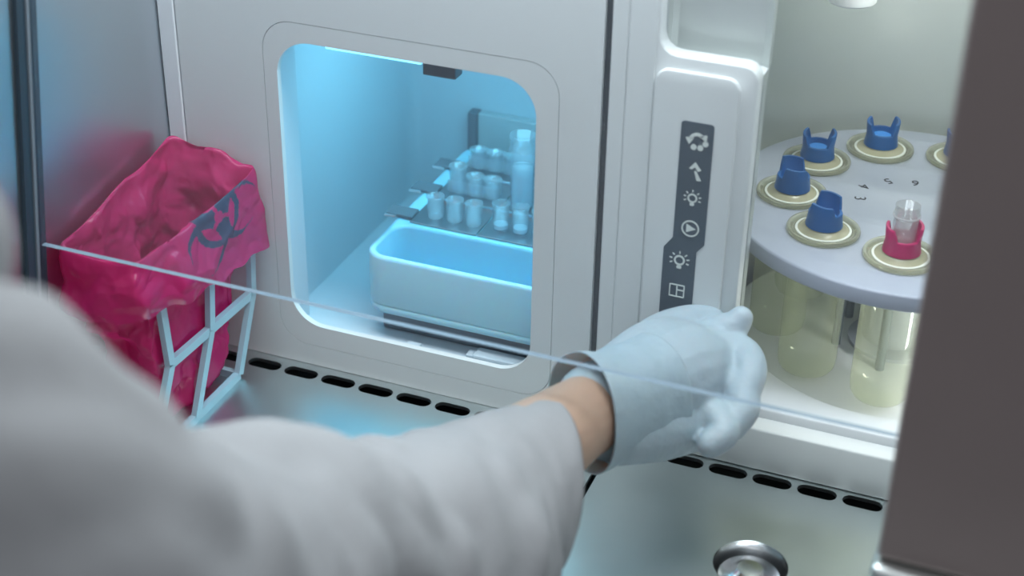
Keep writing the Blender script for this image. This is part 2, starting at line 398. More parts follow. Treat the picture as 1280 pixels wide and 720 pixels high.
plate('base_front', [[(hx0, -0.0008), (hx1, -0.0008), (hx1, 0.040), (hx0, 0.040)]], 0.0354, white, ins, 0.0020, 'XY', (0, 0, 0.0360))
bm = bmesh.new(); lathe(bm, [(0, 0), (0.1300, 0)], AC[0], AC[1] + 0.012, 0.0365, 60); obj('well_floor', bm, trimw, ins)

# ------------------------------------------------------------------ carousel
CC = (0.2571, 0.157); PZ = 0.158; RR = 0.0903
angs = [-87, -126, -165, 154.5, 116, 76, 36, -7, -47]
car = thing('carousel', 'grey round carousel disc holding glass jars inside the alcove', 'carousel', (CC[0], CC[1] - 0.006, 0.0367))
holes = [circle(RR * math.cos(rad(a)), 0.006 + RR * math.sin(rad(a)), 0.0232, 40) for a in angs]
d_ = plate('disc', [circle(0, 0, 0.1375, 120)] + holes, 0.013, discm, car, 0.0020, 'XY', (0, 0, PZ - 0.0367))
bm = bmesh.new(); lathe(bm, [(0.0, 0.0), (0.034, 0.0), (0.034, 0.003), (0.024, 0.006), (0.024, 0.1082), (0.0, 0.1082)], 0, 0.006, 0, 40); autosmooth(obj('hub', bm, discm, car))
for k in range(6):
    a = rad(k * 60 + 28)
    bm = bmesh.new(); lathe(bm, [(0.0, 0.0), (0.0035, 0.0), (0.0035, 0.1080), (0, 0.108)], 0.045 * math.cos(a), 0.045 * math.sin(a) + 0.006, 0.0, 16); autosmooth(obj('pillar', bm, greyclip, car))
def text_mesh(s, size):
    cu = bpy.data.curves.new('t', 'FONT'); cu.body = s; cu.size = size; cu.align_x = 'CENTER'; cu.align_y = 'CENTER'; cu.extrude = 0.0001
    t = bpy.data.objects.new('t', cu); C.objects.link(t); dg = bpy.context.evaluated_depsgraph_get(); dg.update()
    me = bpy.data.meshes.new_from_object(t.evaluated_get(dg), depsgraph=dg); bpy.data.objects.remove(t); me.materials.clear(); return me
for s, x, y, th_ in (('3', 0.2185, 0.1473, -165.9), ('4', 0.2176, 0.1687, 163), ('5', 0.2330, 0.1850, 130), ('6', 0.2530, 0.1900, 98)):
    o = obj('printed_number', text_mesh(s, 0.0125), inkm, car); o.location = (x - CC[0], y - CC[1] + 0.006, PZ - 0.0367 + 0.0002); o.rotation_euler = (0, 0, rad(th_ + 90))

# glass jars hanging in the disc
def make_jar():
    t = thing('glass_jar', 'x', 'glass jar')
    bm = bmesh.new()
    lathe(bm, [(0.0219, -0.001), (0.0219, -0.104), (0.0212, -0.110), (0.019, -0.1135), (0.015, -0.115), (0.0, -0.1155)], n=44)
    obj('jar_body', bm, glassm, t, True)
    bm = bmesh.new()
    lathe(bm, [(0.0228, 0.0003), (0.0250, 0.0003), (0.0262, 0.0010), (0.0266, 0.0026), (0.0258, 0.0042), (0.0242, 0.0044), (0.0230, 0.0036), (0.0222, 0.0012), (0.0212, 0.0012), (0.0202, 0.0018), (0.0202, -0.0006), (0.0226, -0.0006), (0.0228, 0.0003)], n=48)
    autosmooth(obj('rim_flange', bm, flangem, t), 50)
    bm = bmesh.new()
    lathe(bm, [(0.0201, 0.0005), (0.0201, 0.0026), (0.0184, 0.0028), (0.0184, 0.0004), (0.0201, 0.0005)], n=44)
    autosmooth(obj('pale_ring', bm, ringm, t), 50)
    bm = bmesh.new()
    lathe(bm, [(0.0183, 0.0006), (0.0183, 0.0024), (0.0170, 0.0026), (0.0135, 0.0050), (0.0125, 0.0058), (0.0118, 0.0060), (0.0, 0.0060)], n=44)
    autosmooth(obj('centre_cap', bm, innerring, t), 50)
    return t
def dup(root):
    r = root.copy(); C.objects.link(r)
    for c in list(root.children):
        k = c.copy(); C.objects.link(k); k.parent = r
        for g in c.children:
            q = g.copy(); C.objects.link(q); q.parent = k
    return r
def make_adapter(M, Mi, base):
    """slotted cup with two raised curved prongs"""
    t = thing('tube_adapter' , 'x', 'tube holder')
    bm = bmesh.new()
    n = 48; prof = []
    def height(a):
        c = abs(math.cos(a)); s = abs(math.sin(a))
        h = 0.0105
        if c > 0.62: h = 0.0105 + 0.0105 * min(1, (c - 0.62) / 0.16) * (0.86 + 0.14 * math.sin(a * 1 + 0.6))
        return h
    ro, ri, rin = [], [], []
    cols = []
    for i in range(n):
        a = 2 * PI * i / n; h = height(a)
        flare = 0.0010 * max(0, h - 0.0105) / 0.0105
        c, s = math.cos(a), math.sin(a)
        P = [(0.0134, 0.0), (0.0128, 0.004), (0.0122, 0.008), (0.0122 + flare, h - 0.0006), (0.0118 + flare, h), (0.0101 + flare, h), (0.0098, 0.0075), (0.0088, 0.0062)]
        cols.append([bm.verts.new((r * c, r * s, z)) for r, z in P])
    for i in range(n):
        A, B = cols[i], cols[(i + 1) % n]
        for k in range(len(A) - 1): bm.faces.new((A[k], B[k], B[k + 1], A[k + 1]))
    bm.faces.new([c_[0] for c_ in cols][::-1]) ; bm.faces.new([c_[-1] for c_ in cols])
    autosmooth(obj('cup', bm, M, t), 50)
    bm = bmesh.new(); lathe(bm, [(0.0, 0.0075), (0.0072, 0.0075), (0.0084, 0.0064)], n=32); autosmooth(obj('seal', bm, Mi, t))
    return t
jarlabels = ['glass jar with a yellowish rim under the magenta holder', 'glass jar in the disc with a blue holder, next left of the magenta one',
             'glass jar with yellowish rim, leftmost in the grey disc', 'glass jar at the back left of the disc, behind the leftmost one',
             'glass jar at the back of the disc, its blue two-pronged holder fully in view', 'glass jar at the back right of the disc, half hidden by the dark post']
adlabels = [None, 'blue plastic tube holder on the jar next left of the magenta one', 'blue plastic tube holder on the leftmost jar of the disc',
            'blue two-pronged tube holder at the back left of the disc', 'blue two-pronged tube holder at the back of the disc, upright and fully in view',
            'blue tube holder half hidden by the dark post']
jar0 = make_jar(); ad0 = None
yaws = [25, 85, 110, 8, 12, 40]
for k in range(9):
    a = rad(angs[k]); x, y = CC[0] + RR * math.cos(a), CC[1] + RR * math.sin(a)
    if k > 5: continue
    j = jar0 if k == 0 else dup(jar0)
    j.location = (x, y, PZ); j['label'] = jarlabels[k]; j['group'] = 'glass jars in the carousel'
    if k == 0:
        p = make_adapter(pinkm, pinkm, 0); p.name = 'tube_adapter'; p.location = (x, y, PZ + 0.0061); p.rotation_euler.z = rad(yaws[0])
        p['label'] = 'magenta plastic tube holder gripping a clear vial'; p['group'] = 'tube holders on the jars'
        v = thing('clear_vial', 'small clear vial standing in the magenta holder', 'vial', (x, y, PZ + 0.0138))
        bm = bmesh.new(); lathe(bm, [(0.0, 0.0), (0.0080, 0.0), (0.0086, 0.001), (0.0086, 0.0185), (0.0080, 0.0200), (0.0088, 0.0208), (0.0088, 0.0225), (0.0078, 0.0232), (0.0086, 0.0242), (0.0086, 0.0275), (0.0074, 0.0275), (0.0074, 0.0015), (0.0, 0.0015)], n=36)
        obj('vial_body', bm, vialm, v, True)
        bm = bmesh.new(); lathe(bm, [(0.0087, 0.0190), (0.0096, 0.0193), (0.0096, 0.0202), (0.0087, 0.0205)], n=36); obj('neck_ring', bm, clear_mat('ring_glass', (.9,.9,.9), (.95,.95,.95), 0.4), v, True)
    else:
        if ad0 is None: ad0 = make_adapter(bluem, bluein, 0); q = ad0
        else: q = dup(ad0)
        q.location = (x, y, PZ + 0.0061); q.rotation_euler.z = rad(yaws[k]); q['label'] = adlabels[k]; q['group'] = 'tube holders on the jars'

# ------------------------------------------------------------------ collection block and tubes
BZ = 0.1000
blk = thing('collection_block', 'milky white plastic tray block inside the blue-lit chamber', 'tray', (-0.04, 0.12, 0.0262))
outb = rrect(-0.1340 + .04, 0.052 + .04, 0.0190 - .12, 0.2340 - .12, 0.018, 8)
bm = bmesh.new()
bo = [(x, y) for x, y in outb]
def loopv(bm, pts, z, s=0.0):
    cx = sum(p[0] for p in pts) / len(pts); cy = sum(p[1] for p in pts) / len(pts); L = []
    for x, y in pts:
        dx, dy = x - cx, y - cy; l = math.hypot(dx, dy); L.append(bm.verts.new((x - s * dx / l, y - s * dy / l, z)))
    return L
def skin(bm, A, B):
    n = len(A)
    for i in range(n): bm.faces.new((A[i], A[(i + 1) % n], B[(i + 1) % n], B[i]))
zb = 0.050 - 0.0262; zt_ = BZ - 0.0262
pocket = rrect(-0.1290 + .04, 0.047 + .04, 0.0250 - .12, 0.0740 - .12, 0.014, 8)
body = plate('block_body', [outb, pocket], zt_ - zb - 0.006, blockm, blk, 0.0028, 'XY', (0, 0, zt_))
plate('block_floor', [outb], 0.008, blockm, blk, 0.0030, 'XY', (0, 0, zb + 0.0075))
bm = bmesh.new(); box(bm, -0.085, 0.085, -0.085, 0.085, 0.0, zb - 0.0005, 0.002); obj('foot_plate', bm, greyclip, blk)
# rim lugs between the plates
bm = bmesh.new()
rows = [(0.0790, 0.1210), (0.1265, 0.1690), (0.1745, 0.2170)]
plates = []
for i, (ya, yb) in enumerate(rows):
    tag_row = ['front', 'middle', 'back'][i]
    for s in (0, 1):
        xa, xb = ((-0.1205, -0.0632) if s == 0 else (-0.0622, 0.0450))
        zz = BZ + 0.0003
        side = 'left' if s == 0 else 'right'
        t = thing('rack_plate', f'thin steel rack plate in the {tag_row} row of the tray, {side} of the dividing gap', 'rack plate', ((xa + xb) / 2, (ya + yb) / 2, zz), 'steel rack plates on the tray')
        w, h = (xb - xa) / 2, (yb - ya) / 2
        bm = bmesh.new(); box(bm, -w, w, -h, h, 0, 0.0012, 0.0003, 1)
        obj('plate', bm, platem, t)
        bm = bmesh.new(); box(bm, -w, w, h - 0.0008, h, 0.0012, 0.0028); obj('back_lip', bm, mat('bright_lip', (0.8, 0.85, 0.88), 0.2, 1.0) if i == 0 and s == 0 else bpy.data.materials['bright_lip'], t)
        if s == 0:
            bm = bmesh.new(); box(bm, -w - 0.0230, -w, -h + 0.004, -h + 0.019, 0.0004, 0.0030, 0.0004, 1); obj('tab', bm, greyclip, t)
            bm = bmesh.new(); box(bm, -w - 0.0235, -w - 0.013, -h + 0.002, -h + 0.004, 0.0004, 0.0024, 0.0003, 1); obj('tab_edge', bm, bpy.data.materials['bright_lip'], t)
PZT = BZ + 0.0017
def tube_mesh(r, h, lip=0.0008, wall=0.0007):
    bm = bmesh.new()
    lathe(bm, [(0, 0), (r * 0.92, 0), (r, r * 0.15), (r, h - 0.0012), (r + lip, h - 0.0010), (r + lip, h), (r - wall, h), (r - wall, r * 0.3), (r * .8, wall), (0, wall)], n=28)
    return bm
def lidless(name, label, cat, r, h, loc, M, group, fill=0):
    t = thing(name, label, cat, loc, group)
    obj('tube_body', tube_mesh(r, h), M, t, True)
    if fill:
        bm = bmesh.new(); lathe(bm, [(0, 0.001), (r - 0.0012, 0.001), (r - 0.0010, fill), (0, fill)], n=28); obj('fluid', bm, fluidm, t)
    return t
nm3 = ['left', 'middle', 'right']
g1 = 'short frosted tubes in the front row'
for k in range(3):
    t = lidless('sample_tube', f'{["leftmost","second","third"][k]} short frosted tube at the front left of the tray', 'tube', 0.0066, 0.0185, (-0.1045 + 0.0165 * k, 0.0945, PZT), frostm, g1)
for k in range(3):
    t = lidless('sample_tube', f'{["first","second","third"][k]} short clear tube right of the gap in the front row', 'tube', 0.0066, 0.0225, (-0.0490 + 0.0165 * k, 0.0960, PZT), tubem, 'short clear tubes in the front row', 0.0045)
def strip(name, label, loc, n, first, g):
    t = thing(name, label, 'tube strip', loc, g)
    for k in range(n):
        h = 0.0230 if (k == 0 and first) else 0.0165
        bm = tube_mesh(0.0070, h); o = obj('tube', bm, frostm, t, True); o.location = (0.0152 * k, 0, 0)
        bm = bmesh.new(); lathe(bm, [(0, 0.001), (0.0055, 0.001), (0.0055, 0.009), (0, 0.009)], n=24); f = obj('fluid', bm, frostm, o)
    bm = bmesh.new(); box(bm, -0.006, 0.0152 * (n - 1) + 0.006, -0.0085, -0.0070, 0.002, 0.0125, 0.0005); obj('front_web', bm, frostm, t)
    bm = bmesh.new(); box(bm, -0.006, 0.0152 * (n - 1) + 0.006, 0.0070, 0.0085, 0.002, 0.0135, 0.0005); obj('back_web', bm, frostm, t)
    return t
strip('tube_strip', 'frosted strip of joined tubes in the middle row, its left end taller', (-0.1060, 0.1440, PZT), 3, True, 'frosted tube strips')
strip('tube_strip', 'frosted strip of joined tubes in the back row of the tray', (-0.1080, 0.1930, PZT), 4, False, 'frosted tube strips')
def bigtube(label, loc, h=0.0640, r=0.0098):
    t = thing('centrifuge_tube', label, 'tube', loc, 'tall clear centrifuge tubes')
    bm = bmesh.new()
    lathe(bm, [(0, 0), (r * .85, 0), (r, 0.003), (r + 0.0004, h - 0.015), (r + 0.0016, h - 0.0135), (r + 0.0016, h - 0.0115), (r + 0.0002, h - 0.0105), (r + 0.0002, h - 0.004), (r + 0.0012, h - 0.0035), (r + 0.0012, h), (r - 0.0006, h), (r - 0.0008, 0.004), (r * .8, 0.001), (0, 0.001)], n=36)
    obj('tube_body', bm, tubem, t, True)
    bm = bmesh.new(); lathe(bm, [(0, 0.0012), (r * .85, 0.0015), (r - 0.0012, 0.005), (r - 0.0012, h - 0.028), (0, h - 0.028)], n=36); obj('fluid', bm, fluidm, t, True)
    return t
bigtube('tall clear centrifuge tube half full of milky fluid, fully in view', (-0.0475, 0.1380, PZT))
bigtube('tall clear centrifuge tube cut off by the window edge', (-0.0380, 0.1900, PZT), 0.068)

# ------------------------------------------------------------------ bag stand
st = thing('bag_stand', 'pale blue open-frame stand holding up the red bag', 'stand', (-0.245, -0.09, 0.0))
sx, sy = 0.245, 0.09
def frame(x, full=True):
    P = lambda y, z: (x + sx, y + sy, z)
    w, t = 0.0070, 0.0045
    parts = []
    def member(name, segs):
        bm = bmesh.new()
        for a, b in segs:
            if full or a[1] < 0.05: bar(bm, P(*a), P(*b), w, t)
        if not len(bm.verts): bm.free(); return
        parts.append(obj(name, bm, standm, st))
    member('leg', [((-0.1620, 0.004), (-0.1285, 0.066)), ((-0.1285, 0.066), (-0.1335, 0.135))])
    member('leg', [((-0.1035, 0.004), (-0.0735, 0.064)), ((-0.0735, 0.064), (-0.0640, 0.135))])
    member('leg', [((-0.0400, 0.004), (-0.0115, 0.062)), ((-0.0115, 0.062), (-0.0060, 0.135))])
    x -= 0.0006; member('rail', [((-0.1285, 0.066), (-0.0735, 0.064)), ((-0.0735, 0.064), (-0.0115, 0.062))])
    member('foot_rail', [((-0.1620, 0.0031), (-0.0395, 0.0031))])
    member('top_rail', [((-0.1340, 0.135), (-0.0055, 0.135))])
frame(-0.2150); frame(-0.2790, False)
for y, z in ((-0.1610, 0.0032), (-0.0400, 0.0032)):
    bm = bmesh.new(); bar(bm, (-0.2790 + sx, y + sy, z), (-0.2150 + sx, y + sy, z), 0.0062, 0.0045, (0, 1, 0)); obj('cross_bar', bm, standm, st)

# ------------------------------------------------------------------ biohazard bag
bagm = bpy.data.materials.new('red_film'); bagm.use_nodes = True
nt = bagm.node_tree; nt.nodes.remove(nt.nodes['Principled BSDF'])
pb = nt.nodes.new('ShaderNodeBsdfPrincipled'); pb.inputs['Roughness'].default_value = 0.2
tcb = nt.nodes.new('ShaderNodeTexCoord'); vb = nt.nodes.new('ShaderNodeTexVoronoi'); vb.feature = 'SMOOTH_F1'; vb.inputs['Scale'].default_value = 48
nb = nt.nodes.new('ShaderNodeTexNoise'); nb.inputs['Scale'].default_value = 30; nb.inputs['Detail'].default_value = 1
mb = nt.nodes.new('ShaderNodeMix'); mb.data_type = 'VECTOR'; mb.inputs[0].default_value = 0.06
nt.links.new(tcb.outputs['Object'], nb.inputs['Vector']); nt.links.new(tcb.outputs['Object'], mb.inputs[4]); nt.links.new(nb.outputs['Color'], mb.inputs[5]); nt.links.new(mb.outputs[1], vb.inputs['Vector'])
bb = nt.nodes.new('ShaderNodeBump'); bb.inputs['Strength'].default_value = 0.45; bb.inputs['Distance'].default_value = 0.006
nt.links.new(vb.outputs['Distance'], bb.inputs['Height']); nt.links.new(bb.outputs[0], pb.inputs['Normal'])
at_ = nt.nodes.new('ShaderNodeAttribute'); at_.attribute_name = 'print'
mx = nt.nodes.new('ShaderNodeMix'); mx.data_type = 'RGBA'; mx.inputs[6].default_value = (0.64, 0.032, 0.19, 1); mx.inputs[7].default_value = (0.08, 0.10, 0.17, 1)
nt.links.new(at_.outputs['Fac'], mx.inputs[0]); nt.links.new(mx.outputs[2], pb.inputs['Base Color'])
tl = nt.nodes.new('ShaderNodeBsdfTranslucent'); nt.links.new(mx.outputs[2], tl.inputs[0])
ms = nt.nodes.new('ShaderNodeMixShader'); ms.inputs[0].default_value = 0.40
nt.links.new(pb.outputs[0], ms.inputs[1]); nt.links.new(tl.outputs[0], ms.inputs[2])
tp = nt.nodes.new('ShaderNodeBsdfTransparent'); tp.inputs[0].default_value = (0.9, 0.25, 0.42, 1)
ms2 = nt.nodes.new('ShaderNodeMixShader'); ms2.inputs[0].default_value = 0.12
nt.links.new(ms.outputs[0], ms2.inputs[1]); nt.links.new(tp.outputs[0], ms2.inputs[2]); nt.links.new(ms2.outputs[0], nt.nodes['Material Output'].inputs[0])

def biohaz(u, v):
    r = math.hypot(u, v)
    if r < 0.10: return 0
    inside = False; cut = False
    for a in (105, 225, 345):
        c, s = math.cos(rad(a)), math.sin(rad(a))
        if math.hypot(u - 0.50 * c, v - 0.50 * s) < 0.50: inside = True
        if math.hypot(u - 0.62 * c, v - 0.62 * s) < 0.40: cut = True
        # slit towards the centre
        t = u * c + v * s; n_ = -u * s + v * c
        if 0 < t < 0.3 and abs(n_) < 0.035: cut = True
    if inside and not cut: return 1
    if 0.40 < r < 0.52:
        a = math.degrees(math.atan2(v, u))
        if min(abs((a - b + 180) % 360 - 180) for b in (105, 225, 345)) < 42: return 1
    return 0

cn = [Vector((-0.2115, -0.1605, 0.1665)), Vector((-0.2040, -0.0090, 0.1735)), Vector((-0.2380, -0.0070, 0.1790)), Vector((-0.2750, -0.0110, 0.1880)), Vector((-0.2770, -0.0800, 0.1760)), Vector((-0.2760, -0.1560, 0.1650))]
drop = [0.040, 0.068, 0.030, 0.025, 0.040, 0.045]     # cuff length at each corner
out_ = [Vector((0.004, -0.008, 0)), Vector((0.002, 0.003, 0)), Vector((0, 0.003, 0)), Vector((0.0, 0.001, 0)), Vector((0, 0, 0)), Vector((0.002, -0.006, 0))]
NU = 420; NV_IN = 70; NV_OUT = 60
def rim(u):
    # u in [0,1): closed path through the corners, slightly rounded
    lens = [(cn[(i + 1) % 6] - cn[i]).length for i in range(6)]; L = sum(lens); s = u * L; i = 0
    while s > lens[i] and i < 5: s -= lens[i]; i += 1
    t = s / lens[i]; a, b = cn[i], cn[(i + 1) % 6]
    sag = 0.0035 * math.sin(PI * t)
    return a.lerp(b, t) + Vector((0, 0, -sag)), drop[i] * (1 - t) + drop[(i + 1) % 6] * t, out_[i].lerp(out_[(i + 1) % 6], t), i, t
rimpts = [rim(k / NU) for k in range(NU)]
# round the corners by averaging
RP = []
for k in range(NU):
    acc = Vector(); w = 0
    for j in range(-7, 8): q = rimpts[(k + j) % NU][0]; acc += q; w += 1
    RP.append(acc / w)
cen = Vector((-0.245, -0.086, 0.0))
bm = bmesh.new(); pl = bm.loops.layers.color.new('print') if False else None
grid = []
def crinkle(p, amp, sc):
    v = Vector((noise.noise(p * sc), noise.noise(p * sc + Vector((7, 3, 1))), noise.noise(p * sc + Vector((2, 9, 5)))))
    w = Vector((abs(noise.noise(p * sc * 2.3 + Vector((1, 4, 8)))), abs(noise.noise(p * sc * 2.1 + Vector((5, 2, 3)))), 0.0)) * 0.6
    return (v + w) * amp
def facet(p): return noise.voronoi(Vector((p.x * 30 + 0.7 * noise.noise(p * 20), p.y * 24, p.z * 20)))[0][0]
cols = []
for k in range(NU):
    p0 = RP[k]; dr_ = rimpts[k][1]; oo = rimpts[k][2]; i = rimpts[k][3]; t = rimpts[k][4]
    inward = Vector((cen.x - p0.x, cen.y - p0.y, 0)); 
    lane = []
    # inner wall (bag body) from bottom to rim
    bx = max(-0.2655, min(-0.2245, p0.x)); by = max(-0.150 + 0.02, min(-0.048, p0.y))
    foot = Vector((bx, by, 0.010))
    for j in range(NV_IN):
        v = j / (NV_IN - 1)
        if v < 0.12:
            q = Vector((cen.x, cen.y - 0.004, 0.009)).lerp(foot, v / 0.12)
        else:
            w = (v - 0.12) / 0.88
            mid = Vector((p0.x, p0.y, 0)) + inward * 0.10 * (1 - w); fx = foot.lerp(Vector((mid.x, mid.y, p0.z)), w)
            belly = math.sin(PI * w) ** 0.8
            q = fx + Vector((0.006, 0.0, 0)) * belly * (1 if p0.x > cen.x else -0.3)
            amp = 0.0075 * (1 - w * 0.5)
            q += crinkle(q + Vector((0, 0, 0.1 * w)), amp, 38)
            q += inward.normalized() * (abs(noise.noise(q * 22 + Vector((3, 0, 0)))) * 0.014 - 0.004) * belly
            q += inward.normalized() * (facet(q) - 0.35) * 0.013 * min(1, belly * 1.6 + 0.25)
            fold = math.sin(k / NU * 2 * PI * 11 + 5 * w) * 0.0022 * belly
            q += inward.normalized() * fold
        lim = -0.2195 + 0.02 * max(0, (q.z - 0.128) / 0.03)
        if q.x > lim: q.x = lim - 0.15 * (q.x - lim)
        if q.z < 0.12: q.x = max(q.x, -0.2745)
        q.x = max(q.x, XL + 0.0012); q.z = max(q.z, 0.0075)
        lane.append(q)
    # outer cuff
    for j in range(1, NV_OUT + 1):
        v = j / NV_OUT
        o2 = inward.normalized() * -0.0016
        q = p0 + o2 * min(1, v * 12) + oo * math.sin(v * PI * .5) + Vector((0, 0, -dr_ * v + 0.0012 * math.sin(min(1, v * 12) * PI)))
        q += inward.normalized() * -0.0025 * v
        q += inward.normalized() * (abs(noise.noise(Vector((p0.x, p0.y, 0)) * 26 + Vector((0, 0, v * 1.2)))) * 0.012 - 0.003) * v
        q += inward.normalized() * (facet(p0 * 1.0 + Vector((0, 0, v * 0.06)) + Vector((0.3, 0, 0))) - 0.45) * -0.009 * min(1, v * 3)
        q += crinkle(p0 * 1.0 + Vector((0, 0, v * 0.05)), 0.0035 * min(1, v * 4), 34)
        q.z += 0.004 * noise.noise(p0 * 60) * v
        q.x = max(q.x, XL + 0.0008)
        if q.y > -0.0022: q.y = -0.0022
        lane.append(q)
    cols.append(lane)
BM = bmesh.new()
vgrid = [[BM.verts.new(q) for q in lane] for lane in cols]
for k in range(NU):
    A, B = vgrid[k], vgrid[(k + 1) % NU]
    for j in range(len(A) - 1): BM.faces.new((A[j], B[j], B[j + 1], A[j + 1]))
bmesh.ops.remove_doubles(BM, verts=BM.verts, dist=1e-5)
bag = obj('biohazard_bag', BM, bagm, None, True)
tag(bag, 'pink-red plastic waste bag with a dark biohazard symbol on its folded cuff', 'waste bag')
ca = bag.data.color_attributes.new('print', 'FLOAT_COLOR', 'POINT')
for i, v in enumerate(bag.data.vertices):
    p = v.co; f = 0.0
    if p.x > -0.2145 and p.y > -0.15:
        rel = (p.z - 0.1 )
        uu = (p.y + 0.066) / 0.052; vv = (p.z - 0.158) / 0.041
        f = biohaz(uu, vv) if p.z < 0.182 else 0
    ca.data[i].color = (f, f, f, 1)

# ------------------------------------------------------------------ person: forearm, coat sleeve, glove
def catmull(P, n):
    out = []
    m_ = len(P)
    for i in range(m_ - 1):
        p0, p1, p2, p3 = P[max(i - 1, 0)], P[i], P[i + 1], P[min(i + 2, m_ - 1)]
        for k in range(n):
            t = k / n
            out.append([0.5 * ((2 * b) + (-a + c) * t + (2 * a - 5 * b + 4 * c - d) * t * t + (-a + 3 * b - 3 * c + d) * t ** 3) for a, b, c, d in zip(p0, p1, p2, p3)])
    out.append(list(P[-1])); return out
def sweep(bm, stations, nseg=12, nring=48, rfun=None, close0=True, close1=False, endn=None):
    """stations: (point, radius)"""
    P = [(*p, r) for p, r in stations]; S = catmull(P, nseg); rings = []
    up = Vector((0, 0, 1)); M_ = len(S); prev = None
    for i, s in enumerate(S):
        p = Vector(s[:3]); a = Vector(S[max(i - 1, 0)][:3]); b = Vector(S[min(i + 1, M_ - 1)][:3]); d = (b - a).normalized()
        if endn is not None:
            w = max(0, (i / (M_ - 1) - 0.72) / 0.28); d = d.lerp(endn, w * w).normalized()
        e1 = d.cross(up).normalized() if prev is None else (prev - d * prev.dot(d)).normalized()
        prev = e1; e2 = d.cross(e1).normalized(); ring = []
        for k in range(nring):
            a_ = 2 * PI * k / nring; r = s[3]
            if rfun: r *= rfun(i / (M_ - 1), a_, p)
            ring.append(bm.verts.new(p + (e1 * math.cos(a_) + e2 * math.sin(a_)) * r))
        rings.append(ring)
    for A, B in zip(rings, rings[1:]):
        for k in range(nring): bm.faces.new((A[k], A[(k + 1) % nring], B[(k + 1) % nring], B[k]))
    if close0: bm.faces.new(rings[0][::-1])
    if close1: bm.faces.new(rings[-1])
    return rings, S

def skin_obj(name, chains, M, parent, levels=2, voxel=0.0016, smooth_it=6):
    """chains: list of lists of (point, radius); the first is the root, others begin at a point of an earlier chain"""
    bm = bmesh.new()
    for ch in chains:
        st_ = [(p, r) for p, r in ch]
        rings, S = sweep(bm, st_, 6, 20, None, True, True)
        for (p, r) in (ch[0], ch[-1]):
            q = bmesh.ops.create_uvsphere(bm, u_segments=16, v_segments=10, radius=r, matrix=Matrix.Translation(p))
    me = bpy.data.meshes.new(name); bm.to_mesh(me); bm.free()
    t = bpy.data.objects.new('t', me); C.objects.link(t)
    rm = t.modifiers.new('r', 'REMESH'); rm.mode = 'VOXEL'; rm.voxel_size = voxel; rm.use_smooth_shade = True
    sm = t.modifiers.new('s', 'SMOOTH'); sm.factor = 0.6; sm.iterations = smooth_it
    dg = bpy.context.evaluated_depsgraph_get(); dg.update()
    m2 = bpy.data.meshes.new_from_object(t.evaluated_get(dg), depsgraph=dg); bpy.data.objects.remove(t)
    m2.name = name; m2.materials.clear(); m2.materials.append(M)
    return obj(name, m2, None, parent, True)

W = at(762, 512, 1.015)
hand = [[(at(600, 600, .93), .037), (at(680, 553, .965), .033), (at(722, 525, .99), .0295), (at(760, 508, 1.015), .0300), (at(800, 490, 1.035), .034), (at(845, 470, 1.055), .036), (at(880, 462, 1.07), .030)],
        # palm width
        [(at(775, 540, 1.01), .022), (at(820, 530, 1.03), .025), (at(862, 525, 1.045), .022)],
        [(at(775, 470, 1.03), .022), (at(820, 440, 1.055), .023), (at(858, 436, 1.07), .020)],
        # index, reaching up to the housing
        [(at(850, 436, 1.065), .0155), (at(890, 420, 1.075), .0135), (at(916, 408, 1.07), .0112), (at(926, 398, 1.068), .0088)],
        # middle, ring, little: curled down
        [(at(860, 450, 1.06), .0155), (at(920, 440, 1.062), .0130), (at(938, 462, 1.045), .0115), (at(930, 492, 1.035), .0105)],
        [(at(860, 480, 1.05), .0155), (at(915, 482, 1.045), .0130), (at(930, 508, 1.03), .0112), (at(915, 533, 1.025), .0100)],
        [(at(850, 515, 1.04), .0150), (at(893, 520, 1.03), .0122), (at(905, 541, 1.018), .0105), (at(888, 555, 1.015), .0095)],
        # thumb, on the far side
        [(at(785, 455, 1.045), .018), (at(825, 418, 1.07), .0145), (at(862, 402, 1.085), .0120), (at(890, 400, 1.09), .0098)]]
person = skin_obj('person', [[(p, r * 0.9) for p, r in ch] for ch in hand], skinm, None, voxel=0.002)
tag(person, "person's forearm in a white lab coat and pale blue glove reaching into the cabinet", 'person')
gl_ch = [[(p, r) for p, r in ch] for ch in hand]
gl_ch[0] = [(at(752, 512, 1.010), .0325), (at(775, 502, 1.022), .0335), (at(805, 488, 1.037), .036), (at(845, 470, 1.055), .038), (at(880, 462, 1.07), .031)]
glove = skin_obj('glove', gl_ch, glovem, person, voxel=0.0018, smooth_it=5)
glove['label'] = 'pale blue nitrile glove'
# flared glove cuff
bm = bmesh.new()
gn = (at(790, 498, 1.03) - at(720, 528, .985)).normalized()
def cuffr(s, a, p): return 1 + 0.05 * noise.noise(p * 60) + 0.04 * math.sin(3 * a + 1)
rings, S = sweep(bm, [(at(812, 486, 1.04), .0385), (at(785, 497, 1.027), .0365), (at(757, 507, 1.013), .0365), (at(728, 514, 1.004), .0400)], 10, 56, cuffr, False, False)
o = obj('glove_cuff', bm, glovem, glove, True)
sd = o.modifiers.new('solid', 'SOLIDIFY'); sd.thickness = 0.0010; sd.offset = 0
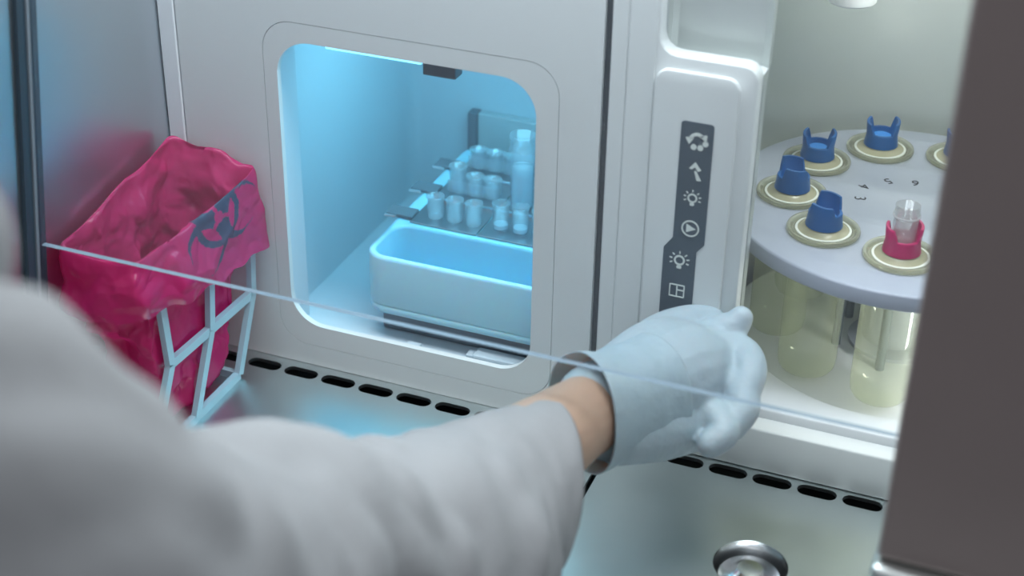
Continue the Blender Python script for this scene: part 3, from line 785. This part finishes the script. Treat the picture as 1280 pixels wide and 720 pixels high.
# coat sleeve
def wrinkle(s, a, p):
    big = noise.noise(p * 9) * 0.10
    fold = noise.noise(Vector((a * 0.55, s * 26, 2.0))) * 0.05 + abs(noise.noise(Vector((math.cos(a) * 1.4 + s * 6, math.sin(a) * 1.4, s * 15)))) * 0.17
    k = (1 - 0.25 * s) * (1 - 0.75 * max(0, (s - 0.86) / 0.14))
    return 1 + (big + fold - 0.05) * k
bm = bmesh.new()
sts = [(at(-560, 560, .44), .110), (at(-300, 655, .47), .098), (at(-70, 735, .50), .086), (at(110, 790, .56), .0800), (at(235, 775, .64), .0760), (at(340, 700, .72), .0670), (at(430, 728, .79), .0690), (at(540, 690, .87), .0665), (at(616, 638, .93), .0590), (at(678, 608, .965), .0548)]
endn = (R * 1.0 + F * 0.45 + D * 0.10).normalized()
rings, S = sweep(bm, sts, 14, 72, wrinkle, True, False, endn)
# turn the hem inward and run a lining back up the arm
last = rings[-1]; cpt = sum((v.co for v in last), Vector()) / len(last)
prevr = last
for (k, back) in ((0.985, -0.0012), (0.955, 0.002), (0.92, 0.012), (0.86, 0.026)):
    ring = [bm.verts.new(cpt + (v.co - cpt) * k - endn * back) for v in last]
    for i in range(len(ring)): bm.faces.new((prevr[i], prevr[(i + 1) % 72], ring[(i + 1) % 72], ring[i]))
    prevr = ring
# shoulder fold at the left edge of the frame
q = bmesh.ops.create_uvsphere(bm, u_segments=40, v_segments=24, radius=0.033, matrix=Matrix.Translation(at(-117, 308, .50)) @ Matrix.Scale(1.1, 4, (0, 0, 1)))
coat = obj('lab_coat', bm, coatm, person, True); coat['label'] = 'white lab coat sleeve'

# ------------------------------------------------------------------ light
def area(name, loc, rot, sx_, sy_, power, col):
    l = bpy.data.lights.new(name, 'AREA'); l.shape = 'RECTANGLE'; l.size = sx_; l.size_y = sy_; l.energy = power; l.color = col
    o = bpy.data.objects.new(name, l); C.objects.link(o); o.location = loc; o.rotation_euler = rot; return o
area('cabinet_lamp', (0.08, -0.10, 0.74), (rad(-12), 0, 0), 0.80, 0.16, 7.6, (0.88, 0.96, 1.0))
area('room_lamp', (0.6, -1.6, 2.2), (rad(36), 0, rad(15)), 1.6, 1.0, 5.0, (1.0, 0.97, 0.97))
area('chamber_lamp', (-0.055, 0.090, 0.280), (rad(-4), 0, 0), 0.20, 0.14, 0.76, (0.24, 0.77, 1.0))
area('alcove_back_fill', (0.257, 0.12, 0.45), (rad(58), 0, 0), 0.12, 0.06, 1.05, (0.97, 1.0, 0.93))  # added fill light, no visible source, tilted to brighten the alcove's back wall
area('alcove_side_fill', (0.347, 0.050, 0.095), (0, rad(90), rad(-38)), 0.09, 0.018, 0.20, (1.0, 1.0, 0.90))  # added fill hidden behind the post, brightens the jars and gives them streaks
w = bpy.data.worlds.new('world'); bpy.context.scene.world = w; w.use_nodes = True
bg = w.node_tree.nodes['Background']; bg.inputs[1].default_value = 0.60
wn = w.node_tree; tcw = wn.nodes.new('ShaderNodeTexCoord'); sp = wn.nodes.new('ShaderNodeSeparateXYZ'); cr = wn.nodes.new('ShaderNodeValToRGB'); mrw = wn.nodes.new('ShaderNodeMapRange')
mrw.inputs[1].default_value = -1; mrw.inputs[2].default_value = 1
wn.links.new(tcw.outputs['Generated'], sp.inputs[0]); wn.links.new(sp.outputs['Z'], mrw.inputs[0]); wn.links.new(mrw.outputs[0], cr.inputs[0]); wn.links.new(cr.outputs[0], bg.inputs[0])
cr.color_ramp.elements[0].position = 0.3; cr.color_ramp.elements[0].color = (0.16, 0.16, 0.19, 1)
cr.color_ramp.elements[1].position = 0.85; cr.color_ramp.elements[1].color = (0.80, 0.85, 0.90, 1)
sc = bpy.context.scene
sc.view_settings.view_transform = 'Standard'; sc.view_settings.look = 'None'; sc.view_settings.gamma = 1; sc.view_settings.use_curve_mapping = False
sc.view_settings.exposure = 0.0
sc.cycles.max_bounces = 14; sc.cycles.transparent_max_bounces = 32; sc.cycles.transmission_bounces = 10
